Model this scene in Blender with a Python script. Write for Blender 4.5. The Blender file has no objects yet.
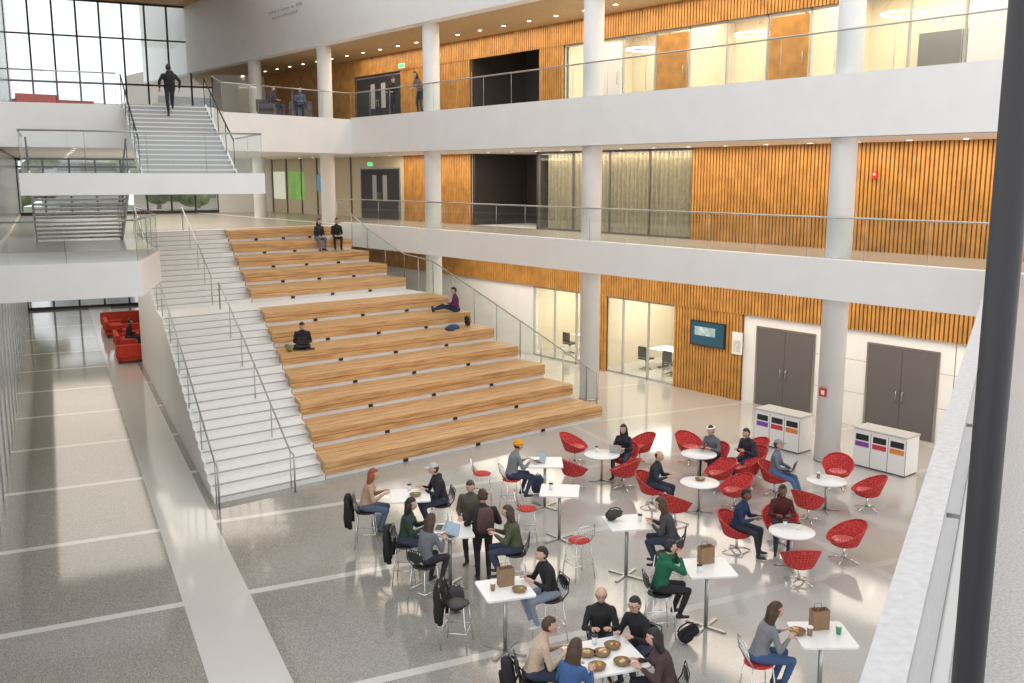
import bpy, math, random
import numpy as np
from mathutils import Vector, Matrix
random.seed(7)
# ---------- plan frame: atrium grid is rotated 13.5 deg from the right-hand facade ----------
S=(0.2334,0.9724); C=(0.9724,-0.2334)
def G(q,p): return (p*S[0]+q*C[0], p*S[1]+q*C[1])
# ---------- materials ----------
MC={}
def mat(name,col,rough=0.6,metal=0.0,noise=0.0,nscale=8.0,bump=0.0,coat=0.0,emit=0.0):
    if name in MC: return MC[name]
    m=bpy.data.materials.new(name); m.use_nodes=True
    nt=m.node_tree; b=nt.nodes['Principled BSDF']
    b.inputs['Base Color'].default_value=(*col,1); b.inputs['Roughness'].default_value=rough
    b.inputs['Metallic'].default_value=metal
    if emit:
        b.inputs['Emission Color'].default_value=(*col,1); b.inputs['Emission Strength'].default_value=emit
    if noise or bump:
        tc=nt.nodes.new('ShaderNodeTexCoord'); n=nt.nodes.new('ShaderNodeTexNoise')
        n.inputs['Scale'].default_value=nscale; n.inputs['Detail'].default_value=3
        nt.links.new(tc.outputs['Object'],n.inputs['Vector'])
        if noise:
            r=nt.nodes.new('ShaderNodeValToRGB')
            r.color_ramp.elements[0].position=0.3; r.color_ramp.elements[1].position=0.7
            r.color_ramp.elements[0].color=(*[c*(1-noise) for c in col],1)
            r.color_ramp.elements[1].color=(*[min(1,c*(1+noise)) for c in col],1)
            nt.links.new(n.outputs['Fac'],r.inputs['Fac']); nt.links.new(r.outputs['Color'],b.inputs['Base Color'])
        if bump:
            bp=nt.nodes.new('ShaderNodeBump'); bp.inputs['Strength'].default_value=bump; bp.inputs['Distance'].default_value=0.02
            nt.links.new(n.outputs['Fac'],bp.inputs['Height']); nt.links.new(bp.outputs['Normal'],b.inputs['Normal'])
    MC[name]=m; return m
def glass(name,tint=(0.93,0.97,0.96),refl=0.10,rough=0.02):
    if name in MC: return MC[name]
    m=bpy.data.materials.new(name); m.use_nodes=True; nt=m.node_tree
    for n in list(nt.nodes): nt.nodes.remove(n)
    o=nt.nodes.new('ShaderNodeOutputMaterial'); mx=nt.nodes.new('ShaderNodeMixShader')
    t=nt.nodes.new('ShaderNodeBsdfTransparent'); t.inputs[0].default_value=(*tint,1)
    g=nt.nodes.new('ShaderNodeBsdfGlossy'); g.inputs['Roughness'].default_value=rough
    mx.inputs[0].default_value=refl
    nt.links.new(t.outputs[0],mx.inputs[1]); nt.links.new(g.outputs[0],mx.inputs[2]); nt.links.new(mx.outputs[0],o.inputs[0])
    MC[name]=m; return m
def cloth(col):
    k='cloth_%02x%02x%02x'%tuple(int(c*255) for c in col)
    return mat(k,col,0.85,noise=0.10,nscale=30,bump=0.25)
WHITE=mat('white_paint',(0.86,0.86,0.85),0.55,noise=0.02,nscale=1.5)
STEPW=mat('white_terrazzo_step',(0.79,0.79,0.77),0.45,noise=0.06,nscale=60)
NOSE=mat('step_nosing',(0.40,0.40,0.40),0.5)
STEEL=mat('brushed_steel',(0.46,0.46,0.45),0.3,1.0)
CHROME=mat('chrome',(0.75,0.75,0.76),0.12,1.0)
DARK=mat('dark_metal',(0.02,0.02,0.025),0.45)
GREYD=mat('door_grey',(0.13,0.12,0.12),0.5)
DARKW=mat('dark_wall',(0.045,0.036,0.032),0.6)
GLS=glass('clear_glass',(0.95,0.98,0.98),0.06); GLR=glass('rail_glass',(0.92,0.96,0.955),0.07)
GLW=glass('window_glass',(0.90,0.93,0.93),0.08)
SLAT=mat('wood_slat',(0.52,0.255,0.06),0.5,noise=0.22,nscale=2.5)
SLATBK=mat('slat_backing',(0.13,0.06,0.015),0.7)
CREAM=mat('cream_wall',(0.68,0.59,0.44),0.6)
LAMP=mat('lamp_panel',(1,0.93,0.82),0.5,emit=6)
DLT=mat('downlight_glow',(1,0.88,0.68),0.5,emit=14)
CURT=mat('curtain_fabric',(0.52,0.44,0.31),0.9,noise=0.15,nscale=6)
BLK=mat('black_plastic',(0.02,0.02,0.022),0.4)
TABLEW=mat('table_laminate',(0.85,0.85,0.84),0.3)
REDS=mat('red_sofa_fabric',(0.55,0.045,0.02),0.8,noise=0.15,nscale=10)
PAPER=mat('kraft_paper',(0.30,0.19,0.11),0.85,noise=0.1)
CUPW=mat('cup_white',(0.85,0.85,0.83),0.4)
GREYL=mat('light_grey',(0.45,0.45,0.44),0.5)
def red_fabric(name,c1,c2):
    m=bpy.data.materials.new(name); m.use_nodes=True; nt=m.node_tree; b=nt.nodes['Principled BSDF']
    tc=nt.nodes.new('ShaderNodeTexCoord'); v=nt.nodes.new('ShaderNodeTexVoronoi'); v.feature='DISTANCE_TO_EDGE'; v.inputs['Scale'].default_value=16
    v.inputs['Randomness'].default_value=0.35
    nt.links.new(tc.outputs['Object'],v.inputs['Vector'])
    r=nt.nodes.new('ShaderNodeValToRGB'); r.color_ramp.elements[0].color=(*c2,1); r.color_ramp.elements[1].color=(*c1,1)
    r.color_ramp.elements[0].position=0.02; r.color_ramp.elements[1].position=0.09
    nt.links.new(v.outputs['Distance'],r.inputs['Fac']); nt.links.new(r.outputs[0],b.inputs['Base Color']); b.inputs['Roughness'].default_value=0.75
    return m
RED=red_fabric('red_upholstery',(0.50,0.018,0.018),(0.62,0.11,0.10)); RED2=red_fabric('red_seat_cushion',(0.56,0.04,0.035),(0.72,0.28,0.26))
def bench_wood():
    m=bpy.data.materials.new('bench_oak'); m.use_nodes=True; nt=m.node_tree; b=nt.nodes['Principled BSDF']
    tc=nt.nodes.new('ShaderNodeTexCoord'); mp=nt.nodes.new('ShaderNodeMapping'); mp.inputs['Scale'].default_value=(0.6,9,9)
    n=nt.nodes.new('ShaderNodeTexNoise'); n.inputs['Scale'].default_value=2.0; n.inputs['Detail'].default_value=4
    nt.links.new(tc.outputs['Object'],mp.inputs['Vector']); nt.links.new(mp.outputs[0],n.inputs['Vector'])
    r=nt.nodes.new('ShaderNodeValToRGB'); r.color_ramp.elements[0].color=(0.40,0.205,0.08,1); r.color_ramp.elements[1].color=(0.68,0.42,0.19,1)
    r.color_ramp.elements[0].position=0.3; r.color_ramp.elements[1].position=0.62
    nt.links.new(n.outputs['Fac'],r.inputs['Fac'])
    nt.links.new(r.outputs[0],b.inputs['Base Color']); b.inputs['Roughness'].default_value=0.45
    return m
OAK=bench_wood()
def floor_mat():
    m=bpy.data.materials.new('terrazzo_floor'); m.use_nodes=True; nt=m.node_tree; b=nt.nodes['Principled BSDF']; L=nt.links.new
    tc=nt.nodes.new('ShaderNodeTexCoord'); sx=nt.nodes.new('ShaderNodeSeparateXYZ'); L(tc.outputs['Object'],sx.inputs[0])
    def M(op,a,c=None):
        n=nt.nodes.new('ShaderNodeMath'); n.operation=op
        if hasattr(a,'type') : L(a,n.inputs[0])
        else: n.inputs[0].default_value=a
        if c is not None:
            if hasattr(c,'type'): L(c,n.inputs[1])
            else: n.inputs[1].default_value=c
        return n.outputs[0]
    X,Y=sx.outputs[0],sx.outputs[1]
    p=M('ADD',M('MULTIPLY',X,S[0]),M('MULTIPLY',Y,S[1])); q=M('ADD',M('MULTIPLY',X,C[0]),M('MULTIPLY',Y,C[1]))
    pm=M('MODULO',M('ADD',p,399.1),4.0)
    s1=M('LESS_THAN',pm,0.2)
    s2=M('MULTIPLY',M('GREATER_THAN',q,1.65),M('LESS_THAN',q,2.8))
    qm=M('MODULO',M('ADD',q,90.2),8.0)
    s3=M('MULTIPLY',M('LESS_THAN',qm,0.2),M('GREATER_THAN',q,9))
    st=M('MAXIMUM',M('MAXIMUM',s1,s2),s3)
    vo=nt.nodes.new('ShaderNodeTexVoronoi'); vo.inputs['Scale'].default_value=75; L(tc.outputs['Object'],vo.inputs['Vector'])
    r=nt.nodes.new('ShaderNodeValToRGB'); e=r.color_ramp.elements
    e[0].position=0.0; e[0].color=(0.15,0.14,0.12,1); e[1].position=1.0; e[1].color=(0.36,0.342,0.305,1)
    x=r.color_ramp.elements.new(0.4); x.color=(0.235,0.222,0.197,1)
    sc=nt.nodes.new('ShaderNodeSeparateColor'); L(vo.outputs['Color'],sc.inputs[0]); L(sc.outputs[0],r.inputs['Fac'])
    n2=nt.nodes.new('ShaderNodeTexNoise'); n2.inputs['Scale'].default_value=80; L(tc.outputs['Object'],n2.inputs['Vector'])
    r2=nt.nodes.new('ShaderNodeValToRGB'); r2.color_ramp.elements[0].color=(0.46,0.45,0.42,1); r2.color_ramp.elements[1].color=(0.62,0.61,0.575,1)
    L(n2.outputs['Fac'],r2.inputs['Fac'])
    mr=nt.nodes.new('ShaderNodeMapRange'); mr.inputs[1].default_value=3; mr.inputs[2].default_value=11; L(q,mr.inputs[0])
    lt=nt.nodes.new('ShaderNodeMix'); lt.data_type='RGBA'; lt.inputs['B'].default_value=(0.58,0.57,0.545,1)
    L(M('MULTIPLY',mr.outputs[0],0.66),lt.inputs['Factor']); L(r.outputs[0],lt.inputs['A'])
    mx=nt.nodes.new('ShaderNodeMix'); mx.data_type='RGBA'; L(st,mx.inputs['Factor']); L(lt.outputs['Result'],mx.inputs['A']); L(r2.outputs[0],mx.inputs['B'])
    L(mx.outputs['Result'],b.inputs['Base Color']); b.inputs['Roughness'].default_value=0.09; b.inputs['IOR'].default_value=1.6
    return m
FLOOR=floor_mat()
# ---------- mesh builder ----------
class MB:
    def __init__(s): s.v=[];s.f=[];s.mi=[];s.sm=[];s.mats=[]
    def idx(s,m):
        if m not in s.mats: s.mats.append(m)
        return s.mats.index(m)
    def add(s,vs,fs,m,smooth=False):
        o=len(s.v); s.v.extend([tuple(map(float,p)) for p in vs]); k=s.idx(m)
        for f in fs: s.f.append(tuple(i+o for i in f)); s.mi.append(k); s.sm.append(smooth)
    def box(s,c,d,m,rz=0.0,R=None):
        hx,hy,hz=d[0]/2,d[1]/2,d[2]/2
        P=[(-hx,-hy,-hz),(hx,-hy,-hz),(hx,hy,-hz),(-hx,hy,-hz),(-hx,-hy,hz),(hx,-hy,hz),(hx,hy,hz),(-hx,hy,hz)]
        if R is None:
            ca,sa=math.cos(rz),math.sin(rz); vs=[(c[0]+ca*x-sa*y,c[1]+sa*x+ca*y,c[2]+z) for x,y,z in P]
        else: vs=[tuple(Vector(c)+R@Vector(p)) for p in P]
        s.add(vs,[(0,3,2,1),(4,5,6,7),(0,1,5,4),(1,2,6,5),(2,3,7,6),(3,0,4,7)],m)
    def bx(s,x0,x1,y0,y1,z0,z1,m): s.box(((x0+x1)/2,(y0+y1)/2,(z0+z1)/2),(abs(x1-x0),abs(y1-y0),abs(z1-z0)),m)
    def prism(s,poly,z0,z1,m):
        a=sum(poly[i][0]*poly[(i+1)%len(poly)][1]-poly[(i+1)%len(poly)][0]*poly[i][1] for i in range(len(poly)))
        if a<0: poly=poly[::-1]
        n=len(poly); vs=[(x,y,z0) for x,y in poly]+[(x,y,z1) for x,y in poly]
        s.add(vs,[tuple(range(n))[::-1],tuple(range(n,2*n))]+[(i,(i+1)%n,n+(i+1)%n,n+i) for i in range(n)],m)
    def tube(s,pts,r,m,seg=8,smooth=True,cap=True):
        pts=[Vector(p) for p in pts]; n=len(pts)
        if not hasattr(r,'__len__'): r=[r]*n
        vs=[];fs=[];prev=None
        for i,p in enumerate(pts):
            if i==0: t=pts[1]-pts[0]
            elif i==n-1: t=pts[-1]-pts[-2]
            else: t=(pts[i]-pts[i-1]).normalized()+(pts[i+1]-pts[i]).normalized()
            if t.length<1e-9: t=Vector((0,0,1))
            t.normalize()
            if prev is None:
                a=Vector((0,0,1)) if abs(t.z)<0.9 else Vector((1,0,0)); x=t.cross(a).normalized()
            else:
                x=prev-t*prev.dot(t)
                if x.length<1e-6: x=t.orthogonal()
                x.normalize()
            prev=x; y=t.cross(x)
            for k in range(seg):
                an=2*math.pi*k/seg; vs.append(p+(x*math.cos(an)+y*math.sin(an))*r[i])
        for i in range(n-1):
            for k in range(seg):
                k2=(k+1)%seg; fs.append((i*seg+k,i*seg+k2,(i+1)*seg+k2,(i+1)*seg+k))
        if cap: fs.append(tuple(range(seg))[::-1]); fs.append(tuple((n-1)*seg+k for k in range(seg)))
        s.add(vs,fs,m,smooth)
    def cyl(s,x,y,z0,z1,r,m,seg=16,r2=None): s.tube([(x,y,z0),(x,y,z1)],[r,r if r2 is None else r2],m,seg)
    def loft(s,rings,m,seg=16):
        vs=[];fs=[];n=len(rings)
        for c,a,b_,up in rings:
            c=Vector(c); up=Vector(up).normalized(); X=Vector((1,0,0)); Y=up.cross(X).normalized(); X=Y.cross(up).normalized()
            for k in range(seg):
                an=2*math.pi*k/seg; vs.append(c+X*a*math.cos(an)+Y*b_*math.sin(an))
        for i in range(n-1):
            for k in range(seg):
                k2=(k+1)%seg; fs.append((i*seg+k,i*seg+k2,(i+1)*seg+k2,(i+1)*seg+k))
        fs.append(tuple(range(seg))[::-1]); fs.append(tuple((n-1)*seg+k for k in range(seg)))
        s.add(vs,fs,m,True)
    def ell(s,c,rad,m,R=None,seg=12,rings=8,fn=None):
        vs=[];fs=[]; c=Vector(c)
        for i in range(rings+1):
            th=math.pi*i/rings
            if i in (0,rings):
                p=Vector((0,0,rad[2]*math.cos(th)))
                if fn: p=fn(p)
                if R is not None: p=R@p
                vs.append(c+p); continue
            for k in range(seg):
                ph=2*math.pi*k/seg
                p=Vector((rad[0]*math.sin(th)*math.cos(ph),rad[1]*math.sin(th)*math.sin(ph),rad[2]*math.cos(th)))
                if fn: p=fn(p)
                if R is not None: p=R@p
                vs.append(c+p)
        last=len(vs)-1
        for k in range(seg):
            k2=(k+1)%seg; fs.append((0,1+k,1+k2)); fs.append((last,1+(rings-2)*seg+k2,1+(rings-2)*seg+k))
        for i in range(rings-2):
            for k in range(seg):
                k2=(k+1)%seg; fs.append((1+i*seg+k,1+(i+1)*seg+k,1+(i+1)*seg+k2,1+i*seg+k2))
        s.add(vs,fs,m,True)
    def mesh(s,name):
        me=bpy.data.meshes.new(name); me.from_pydata(s.v,[],s.f)
        for m in s.mats: me.materials.append(m)
        me.polygons.foreach_set('material_index',s.mi); me.polygons.foreach_set('use_smooth',s.sm)
        me.update(); return me
    def obj(s,name,loc=(0,0,0),rz=0.0,bevel=0.0):
        o=bpy.data.objects.new(name,s.mesh(name)); bpy.context.scene.collection.objects.link(o)
        o.location=loc; o.rotation_euler=(0,0,rz)
        if bevel:
            b=o.modifiers.new('bevel','BEVEL'); b.width=bevel; b.segments=2; b.limit_method='ANGLE'
        return o
# ---------- levels ----------
ZB2,Z2,ZB3,Z3,ZB4=4.37,5.30,8.43,9.90,13.3
XF=21.6; XW=26.0; QL=-1.45; PF=60.0
def XQ(q,y): return (q+0.2334*y)/0.9724
def XT(y): return 10.92+(y-20.9)*0.285
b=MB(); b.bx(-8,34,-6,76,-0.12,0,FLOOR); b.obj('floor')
b=MB(); b.bx(-80,120,76.2,260,-0.3,-0.13,mat('lawn',(0.12,0.16,0.07),0.9,noise=0.3,nscale=0.5)); b.obj('outdoor_ground')
SFL=mat('upper_floor',(0.40,0.37,0.33),0.25)
b=MB(); b.bx(XF,XW+8,2,64,ZB2,Z2,WHITE); b.bx(XF-0.02,XF+0.25,2,39,ZB2,5.40,WHITE); b.bx(XF+.26,XW,2,64,Z2,Z2+.004,SFL); b.obj('balcony_slab_second_floor')
b=MB(); b.bx(XF,XW+8,2,64,ZB3,Z3,WHITE); b.bx(XF-0.02,XF+0.25,2,37.8,ZB3,9.95,WHITE); b.bx(XF+.26,XW,2,64,Z3,Z3+.004,SFL); b.obj('balcony_slab_third_floor')
b=MB(); b.bx(XF,XF+0.5,2,64,ZB4,21,WHITE)
rr=random.Random(5)
for row,(z,n,y0) in enumerate(((15.2,22,42.0),(14.92,17,42.5))):
    for i in range(n):
        if rr.random()<.15: continue
        b.bx(XF-0.02,XF,y0+i*.16,y0+i*.16+.08,z,z+rr.choice((.10,.10,.15)),GREYL)
b.obj('wall_upper_right')
b=MB(); b.bx(XF+0.5,XW+8,2,64,ZB4,ZB4+0.3,mat('upper_ceiling',(0.50,0.36,0.20),0.6,noise=0.1)); b.obj('ceiling_third_floor')
b=MB()
b.prism([G(QL,26.8),G(2.05,26.8),G(2.9,30.5),(XQ(2.9,39.0),39.0),(XF,39.0),(XF,64),G(QL,66)],ZB2,Z2-0.01,WHITE)
b.prism([G(QL,31),G(2.8,31),(XQ(2.9,39.2),39.2),(XF,39.2),(XF,64),G(QL,66)],Z2-.01,Z2-.004,SFL); b.obj('mezzanine_slab_second_floor')
b=MB()
b.prism([G(QL,36.6),G(5.6,36.6),(15.2,36.3),(18.5,37.0),(XF,37.8),(XF,64),G(QL,66)],ZB3,Z3-0.01,WHITE); b.obj('mezzanine_slab_third_floor')
for y in (14.0,23.2,32.4,41.1,48.6):
    b=MB(); b.cyl(22.15,y,0.0,21,0.33,WHITE,28); b.cyl(22.15,y,0,0.06,0.345,STEEL,28); b.obj('column')
def downlights(name,pts,z):
    b=MB()
    for x,y in pts: b.cyl(x,y,z-0.012,z-0.002,0.07,DLT,12); b.tube([(x,y,z-.015),(x,y,z-.001)],[.095,.095],WHITE,12,cap=False)
    b.obj(name)
downlights('recessed_downlights',[(24.6,3+i*1.55) for i in range(30)],ZB2)
downlights('recessed_downlights',[(25.0,3+i*1.55) for i in range(36)],ZB3)
downlights('recessed_downlights',[(24.6,3+i*1.55) for i in range(36)],ZB4)
downlights('recessed_downlights',[G(q,p) for q in (1,4,7) for p in range(38,60,3)],ZB3)
b=MB()
WL=mat('left_wall_panel',(0.42,0.43,0.43),0.2,noise=0.05)
def Lq(q0,q1,p0,p1,z0,z1,m): b.prism([G(q0,p0),G(q1,p0),G(q1,p1),G(q0,p1)],z0,z1,m)
Lq(QL-0.3,QL,14,66,0,21,WL)
for i in range(24): Lq(QL,QL+0.03,14+i*2.1,14.06+i*2.1,0,ZB2,STEEL)
Lq(QL,QL+0.05,26.8,64,ZB2,Z2+0.1,WHITE); Lq(QL,QL+0.05,26.8,64,ZB3,Z3+0.1,WHITE)
b.obj('wall_left')
def slats(name,x,y0,y1,z0,z1,pitch=0.13):
    b=MB(); b.bx(x,x+0.06,y0,y1,z0,z1,SLATBK)
    n=int((y1-y0)/pitch)
    for i in range(n):
        yy=y0+(i+0.5)*pitch; b.bx(x-0.06,x,yy-pitch*0.32,yy+pitch*0.32,z0,z1,SLAT)
    return b.obj(name)
b=MB(); XB=XW
b.bx(XB,XB+0.2,2,19.8,0,3.0,WHITE); b.bx(XB,XB+0.2,30.6,64,0,3.0,WHITE)
for yy in (3.5,5.5,7.5,9.5,11.4,12.6,16.2): b.bx(XB-0.005,XB,yy,yy+0.02,0,3.0,GREYD)
for zz in (1.0,2.0): b.bx(XB-0.005,XB,2,17,zz,zz+0.015,NOSE)
b.bx(XB,XB+0.2,2,64,3.0,ZB2,SLATBK)
b.obj('wall_ground_right')
slats('trim_slat_header',XB-0.1,2,60,2.95,ZB2)
slats('wall_slat_panel_ground',XB-0.06,19.8,22.8,0,2.95)
def ddoor(name,x,y0,y1,z0,h,m=GREYD):
    b=MB(); ym=(y0+y1)/2
    b.bx(x-0.04,x,y0-0.07,y0,z0,z0+h+0.07,STEEL); b.bx(x-0.04,x,y1,y1+0.07,z0,z0+h+0.07,STEEL); b.bx(x-0.04,x,y0,y1,z0+h,z0+h+0.07,STEEL)
    b.bx(x-0.03,x,y0,ym-0.008,z0,z0+h,m); b.bx(x-0.03,x,ym+0.008,y1,z0,z0+h,m)
    for s in (-1,1):
        b.tube([(x-0.03,ym+s*0.1,z0+1.0),(x-0.09,ym+s*0.1,z0+1.0),(x-0.09,ym+s*0.1,z0+1.3),(x-0.03,ym+s*0.1,z0+1.3)],0.012,STEEL,6)
        if m is DARK: b.bx(x-.035,x-.03,ym+s*.5-.2,ym+s*.5+.2,z0+.9,z0+h-.3,GREYL)
    b.obj(name)
ddoor('door_1',XB-0.001,17.1,19.2,0,2.55); ddoor('door_2',XB-0.001,13.1,15.2,0,2.55)
def glazed(name,x,y0,y1,z0,z1,n,doors=(),fm=GREYL):
    b=MB(); w=(y1-y0)/n
    for i in range(n+1): b.bx(x-0.04,x+0.04,y0+i*w-0.03,y0+i*w+0.03,z0,z1,fm)
    b.bx(x-0.04,x+0.04,y0,y1,z0,z0+0.08,fm); b.bx(x-0.04,x+0.04,y0,y1,z1-0.08,z1,fm)
    b.bx(x-0.006,x+0.006,y0,y1,z0+0.08,z1-0.08,GLW)
    for i in doors:
        b.bx(x-0.05,x+0.03,y0+i*w+0.1,y0+(i+1)*w-0.1,z0+0.01,z0+2.4,(WHITE,SLAT,GREYD)[i%3])
        b.tube([(x-0.06,y0+i*w+0.22,z0+0.9),(x-0.11,y0+i*w+0.22,z0+0.9),(x-0.11,y0+i*w+0.22,z0+1.3),(x-0.06,y0+i*w+0.22,z0+1.3)],0.015,STEEL,6)
    b.obj(name)
glazed('window_1',XB,22.8,30.6,0,2.95,6)
slats('trim_slat_pier',XB-0.07,26.2,27.0,0,2.95)
b=MB(); b.bx(XB+4.5,XB+4.6,22,31.5,0,4.3,CREAM); b.bx(XB+0.1,XB+4.5,22.7,22.8,0,4.3,CREAM); b.bx(XB+0.1,XB+4.5,26.9,27.0,0,4.3,CREAM); b.bx(XB+0.1,XB+4.5,31.4,31.5,0,4.3,CREAM)
b.bx(XB+1,XB+4,23.5,26,2.98,3.0,LAMP); b.bx(XB+1,XB+4,27.8,30.5,2.98,3.0,LAMP); b.bx(XB+0.1,XB+4.5,22.8,31.4,3.0,3.1,WHITE)
b.bx(XB+4.4,XB+4.5,23.6,25.8,1.0,2.3,mat('meeting_screen',(.05,.06,.07),.3)); b.obj('wall_meeting_rooms')
for (x,y) in ((XB+2.3,24.8),(XB+2.3,29.2)):
    b=MB(); b.box((0,0,.73),(1.1,2.0,.04),TABLEW); b.cyl(0,-.6,0,.71,.05,DARK,10); b.cyl(0,.6,0,.71,.05,DARK,10); b.box((0,-.6,.02),(.6,.08,.04),DARK); b.box((0,.6,.02),(.6,.08,.04),DARK); b.obj('meeting_table',(x,y,0))
    for sx in (-1,1):
        for sy in (-.5,.5):
            b=MB(); b.box((0,0,.45),(.45,.45,.06),DARK); b.box((sx*.22,0,.72),(.04,.42,.42),DARK); b.cyl(0,0,.05,.42,.03,CHROME,8)
            for i in range(5): a=i*1.2566; b.tube([(0,0,.08),(.26*math.cos(a),.26*math.sin(a),.02)],.015,DARK,6)
            b.obj('office_chair',(x+sx*.95,y+sy*1.3,0))
slats('wall_slat_panel_second',XB-0.07,2,22.2,Z2,ZB3); slats('wall_slat_panel_second_b',XB-0.07,34.9,40.4,Z2,ZB3)
glazed('window_2',XB,22.2,30.3,Z2,ZB3,4,fm=GREYD)
b=MB(); N=260
vs=[];fs=[]
for i in range(N+1):
    yy=22.3+7.9*i/N; xx=XB+0.35+0.07*math.sin(i*0.9)+0.02*math.sin(i*2.3)
    vs+=[(xx,yy,Z2+0.03),(xx,yy,ZB3-0.1)]
for i in range(N): fs.append((2*i,2*i+2,2*i+3,2*i+1))
b.add(vs,fs,CURT,True); b.obj('curtain')
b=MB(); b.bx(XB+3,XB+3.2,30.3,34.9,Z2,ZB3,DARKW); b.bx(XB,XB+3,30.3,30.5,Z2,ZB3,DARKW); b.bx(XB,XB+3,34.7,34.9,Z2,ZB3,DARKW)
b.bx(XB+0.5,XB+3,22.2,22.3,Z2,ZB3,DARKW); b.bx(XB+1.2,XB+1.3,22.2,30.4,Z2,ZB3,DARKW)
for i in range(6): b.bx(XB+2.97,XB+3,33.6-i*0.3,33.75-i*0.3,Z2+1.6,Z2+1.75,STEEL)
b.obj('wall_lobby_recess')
b=MB(); b.bx(XB,XB+0.2,40.4,64,Z2,ZB3,CREAM)
for i in range(8): b.bx(XB-.05,XB,45.6+i*1.9,45.7+i*1.9,Z2,ZB3,GREYD)
b.bx(XB-.03,XB,51,53.0,Z2+.8,Z2+2.4,mat('green_glass',(0.16,0.34,0.08),.3,emit=.6,noise=.4,nscale=1.5)); b.bx(XB-.03,XB,53.5,55,Z2+.8,Z2+2.4,mat('light_glass_glow',(0.6,0.62,0.5),.3,emit=.6)); b.bx(XB-.03,XB,55.4,58,Z2+.8,Z2+2.4,mat('green_glass_glow_b',(0.22,0.40,0.10),.3,emit=.6,noise=.4,nscale=1.5))  # glow put into the panes so they read as lit glazing
b.bx(XB-.06,XB,47.8,49.4,Z2+1.3,Z2+2.2,mat('screen_teal',(0.02,0.10,0.16),0.2,emit=1.2)); b.obj('wall_second_far')
ddoor('door_3',XB-0.001,40.9,44.6,Z2,2.5,DARK)
slats('trim_slat_header_third',XB-0.1,2,60,12.45,ZB4); slats('wall_slat_panel_third',XB-0.07,34.9,40.5,Z3,12.45); slats('wall_slat_panel_third_c',XB-0.07,44.9,60,Z3,12.45); slats('wall_slat_panel_third_b',XB-0.07,28.8,30.3,Z3,12.45)
glazed('window_3',XB,2,28.8,Z3,12.45,17,(1,4,6,10,13,15))
b=MB(); b.bx(XB+3.6,XB+3.7,2,28.8,Z3,ZB4,CREAM); b.bx(XB+0.1,XB+3.6,28.7,28.8,Z3,ZB4,CREAM); b.bx(XB,XB+.1,40.5,44.9,Z3,12.45,DARKW)
for yy in (7,12.5,18,23.5): b.bx(XB+0.1,XB+3.6,yy,yy+0.1,Z3,ZB4,CREAM); b.bx(XB+1,XB+3,yy+1.2,yy+3.8,13.2,13.22,LAMP)
for yy in (8.5,14.5,20,25.5): b.bx(XB+3.2,XB+3.6,yy,yy+1.6,Z3,Z3+1.9,GREYD)
b.obj('wall_offices_third')
for y in (10.2,15.8,21.2,26.3):
    b=MB(); b.tube([(.62*math.cos(i*math.pi/12),.62*math.sin(i*math.pi/12),0) for i in range(25)],.03,LAMP,6)
    for i in range(3): a=i*2.094; b.tube([(.62*math.cos(a),.62*math.sin(a),0),(0,0,1.0)],.004,DARK,4)
    b.obj('ring_pendant_lamp',(XB+1.7,y,12.2))
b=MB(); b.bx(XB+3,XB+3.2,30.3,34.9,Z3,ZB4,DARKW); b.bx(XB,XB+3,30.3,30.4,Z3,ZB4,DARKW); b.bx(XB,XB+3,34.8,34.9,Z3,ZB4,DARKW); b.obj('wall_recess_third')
ddoor('door_4',XB-0.001,40.6,44.8,Z3,2.4,DARK)
EX=mat('exit_green',(0.02,0.6,0.12),.4,emit=2)
for (y,z) in ((39.9,12.6),(43.0,8.05)):
    b=MB(); b.box((0,0,0),(.05,.5,.22),WHITE); b.box((-.03,0,0),(.01,.42,.14),EX); b.tube([(0,0,.1),(0,0,.35)],.012,STEEL,6); b.obj('exit_sign',(25.6,y,z))
b=MB(); b.box((0,0,0),(.06,.16,.2),mat('alarm_red',(.6,.03,.02),.4)); b.ell((-.04,0,.02),(.02,.04,.04),WHITE); b.obj('fire_alarm',(XB-.16,15.3,7.5))
b=MB(); b.box((0,0,0),(.02,.22,.22),mat('sign_red',(.6,.04,.03),.4)); b.box((-.012,0,.0),(.004,.1,.12),WHITE); b.obj('fire_sign',(21.80,14.0,1.9))
b=MB()
def FQ(q0,q1,z0,z1,m,d=0.06,off=0): b.prism([G(q0,PF+off-d/2),G(q1,PF+off-d/2),G(q1,PF+off+d/2),G(q0,PF+off+d/2)],z0,z1,m)
q0,q1=QL,9.2
for zl,zh,n in ((Z3,17,9),(Z2,ZB3,8),(0,ZB2,8)):
    for i in range(n+1):
        q=q0+(q1-q0)*i/n; FQ(q-0.05,q+0.05,zl,zh,DARK,0.12)
    FQ(q0,q1,zl,zh,GLS,0.01)
    FQ(q0,q1,zl,zl+0.15,DARK,0.14); FQ(q0,q1,zl+2.6,zl+2.7,DARK,0.12); FQ(q0,q1,zh-0.1,zh,DARK,0.12)
FQ(q0,q1,15.0,15.08,DARK,0.1)
b.obj('window_far')
b=MB(); FQ(9.2,20,0,21,WHITE,0.2); FQ(q0,9.2,17,21,WHITE,0.2); b.obj('wall_far')
b=MB(); b.prism([G(QL,40),G(9.5,40),G(9.5,PF),G(QL,PF)],17.0,17.2,SLAT); b.obj('ceiling_wood_soffit')
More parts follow.
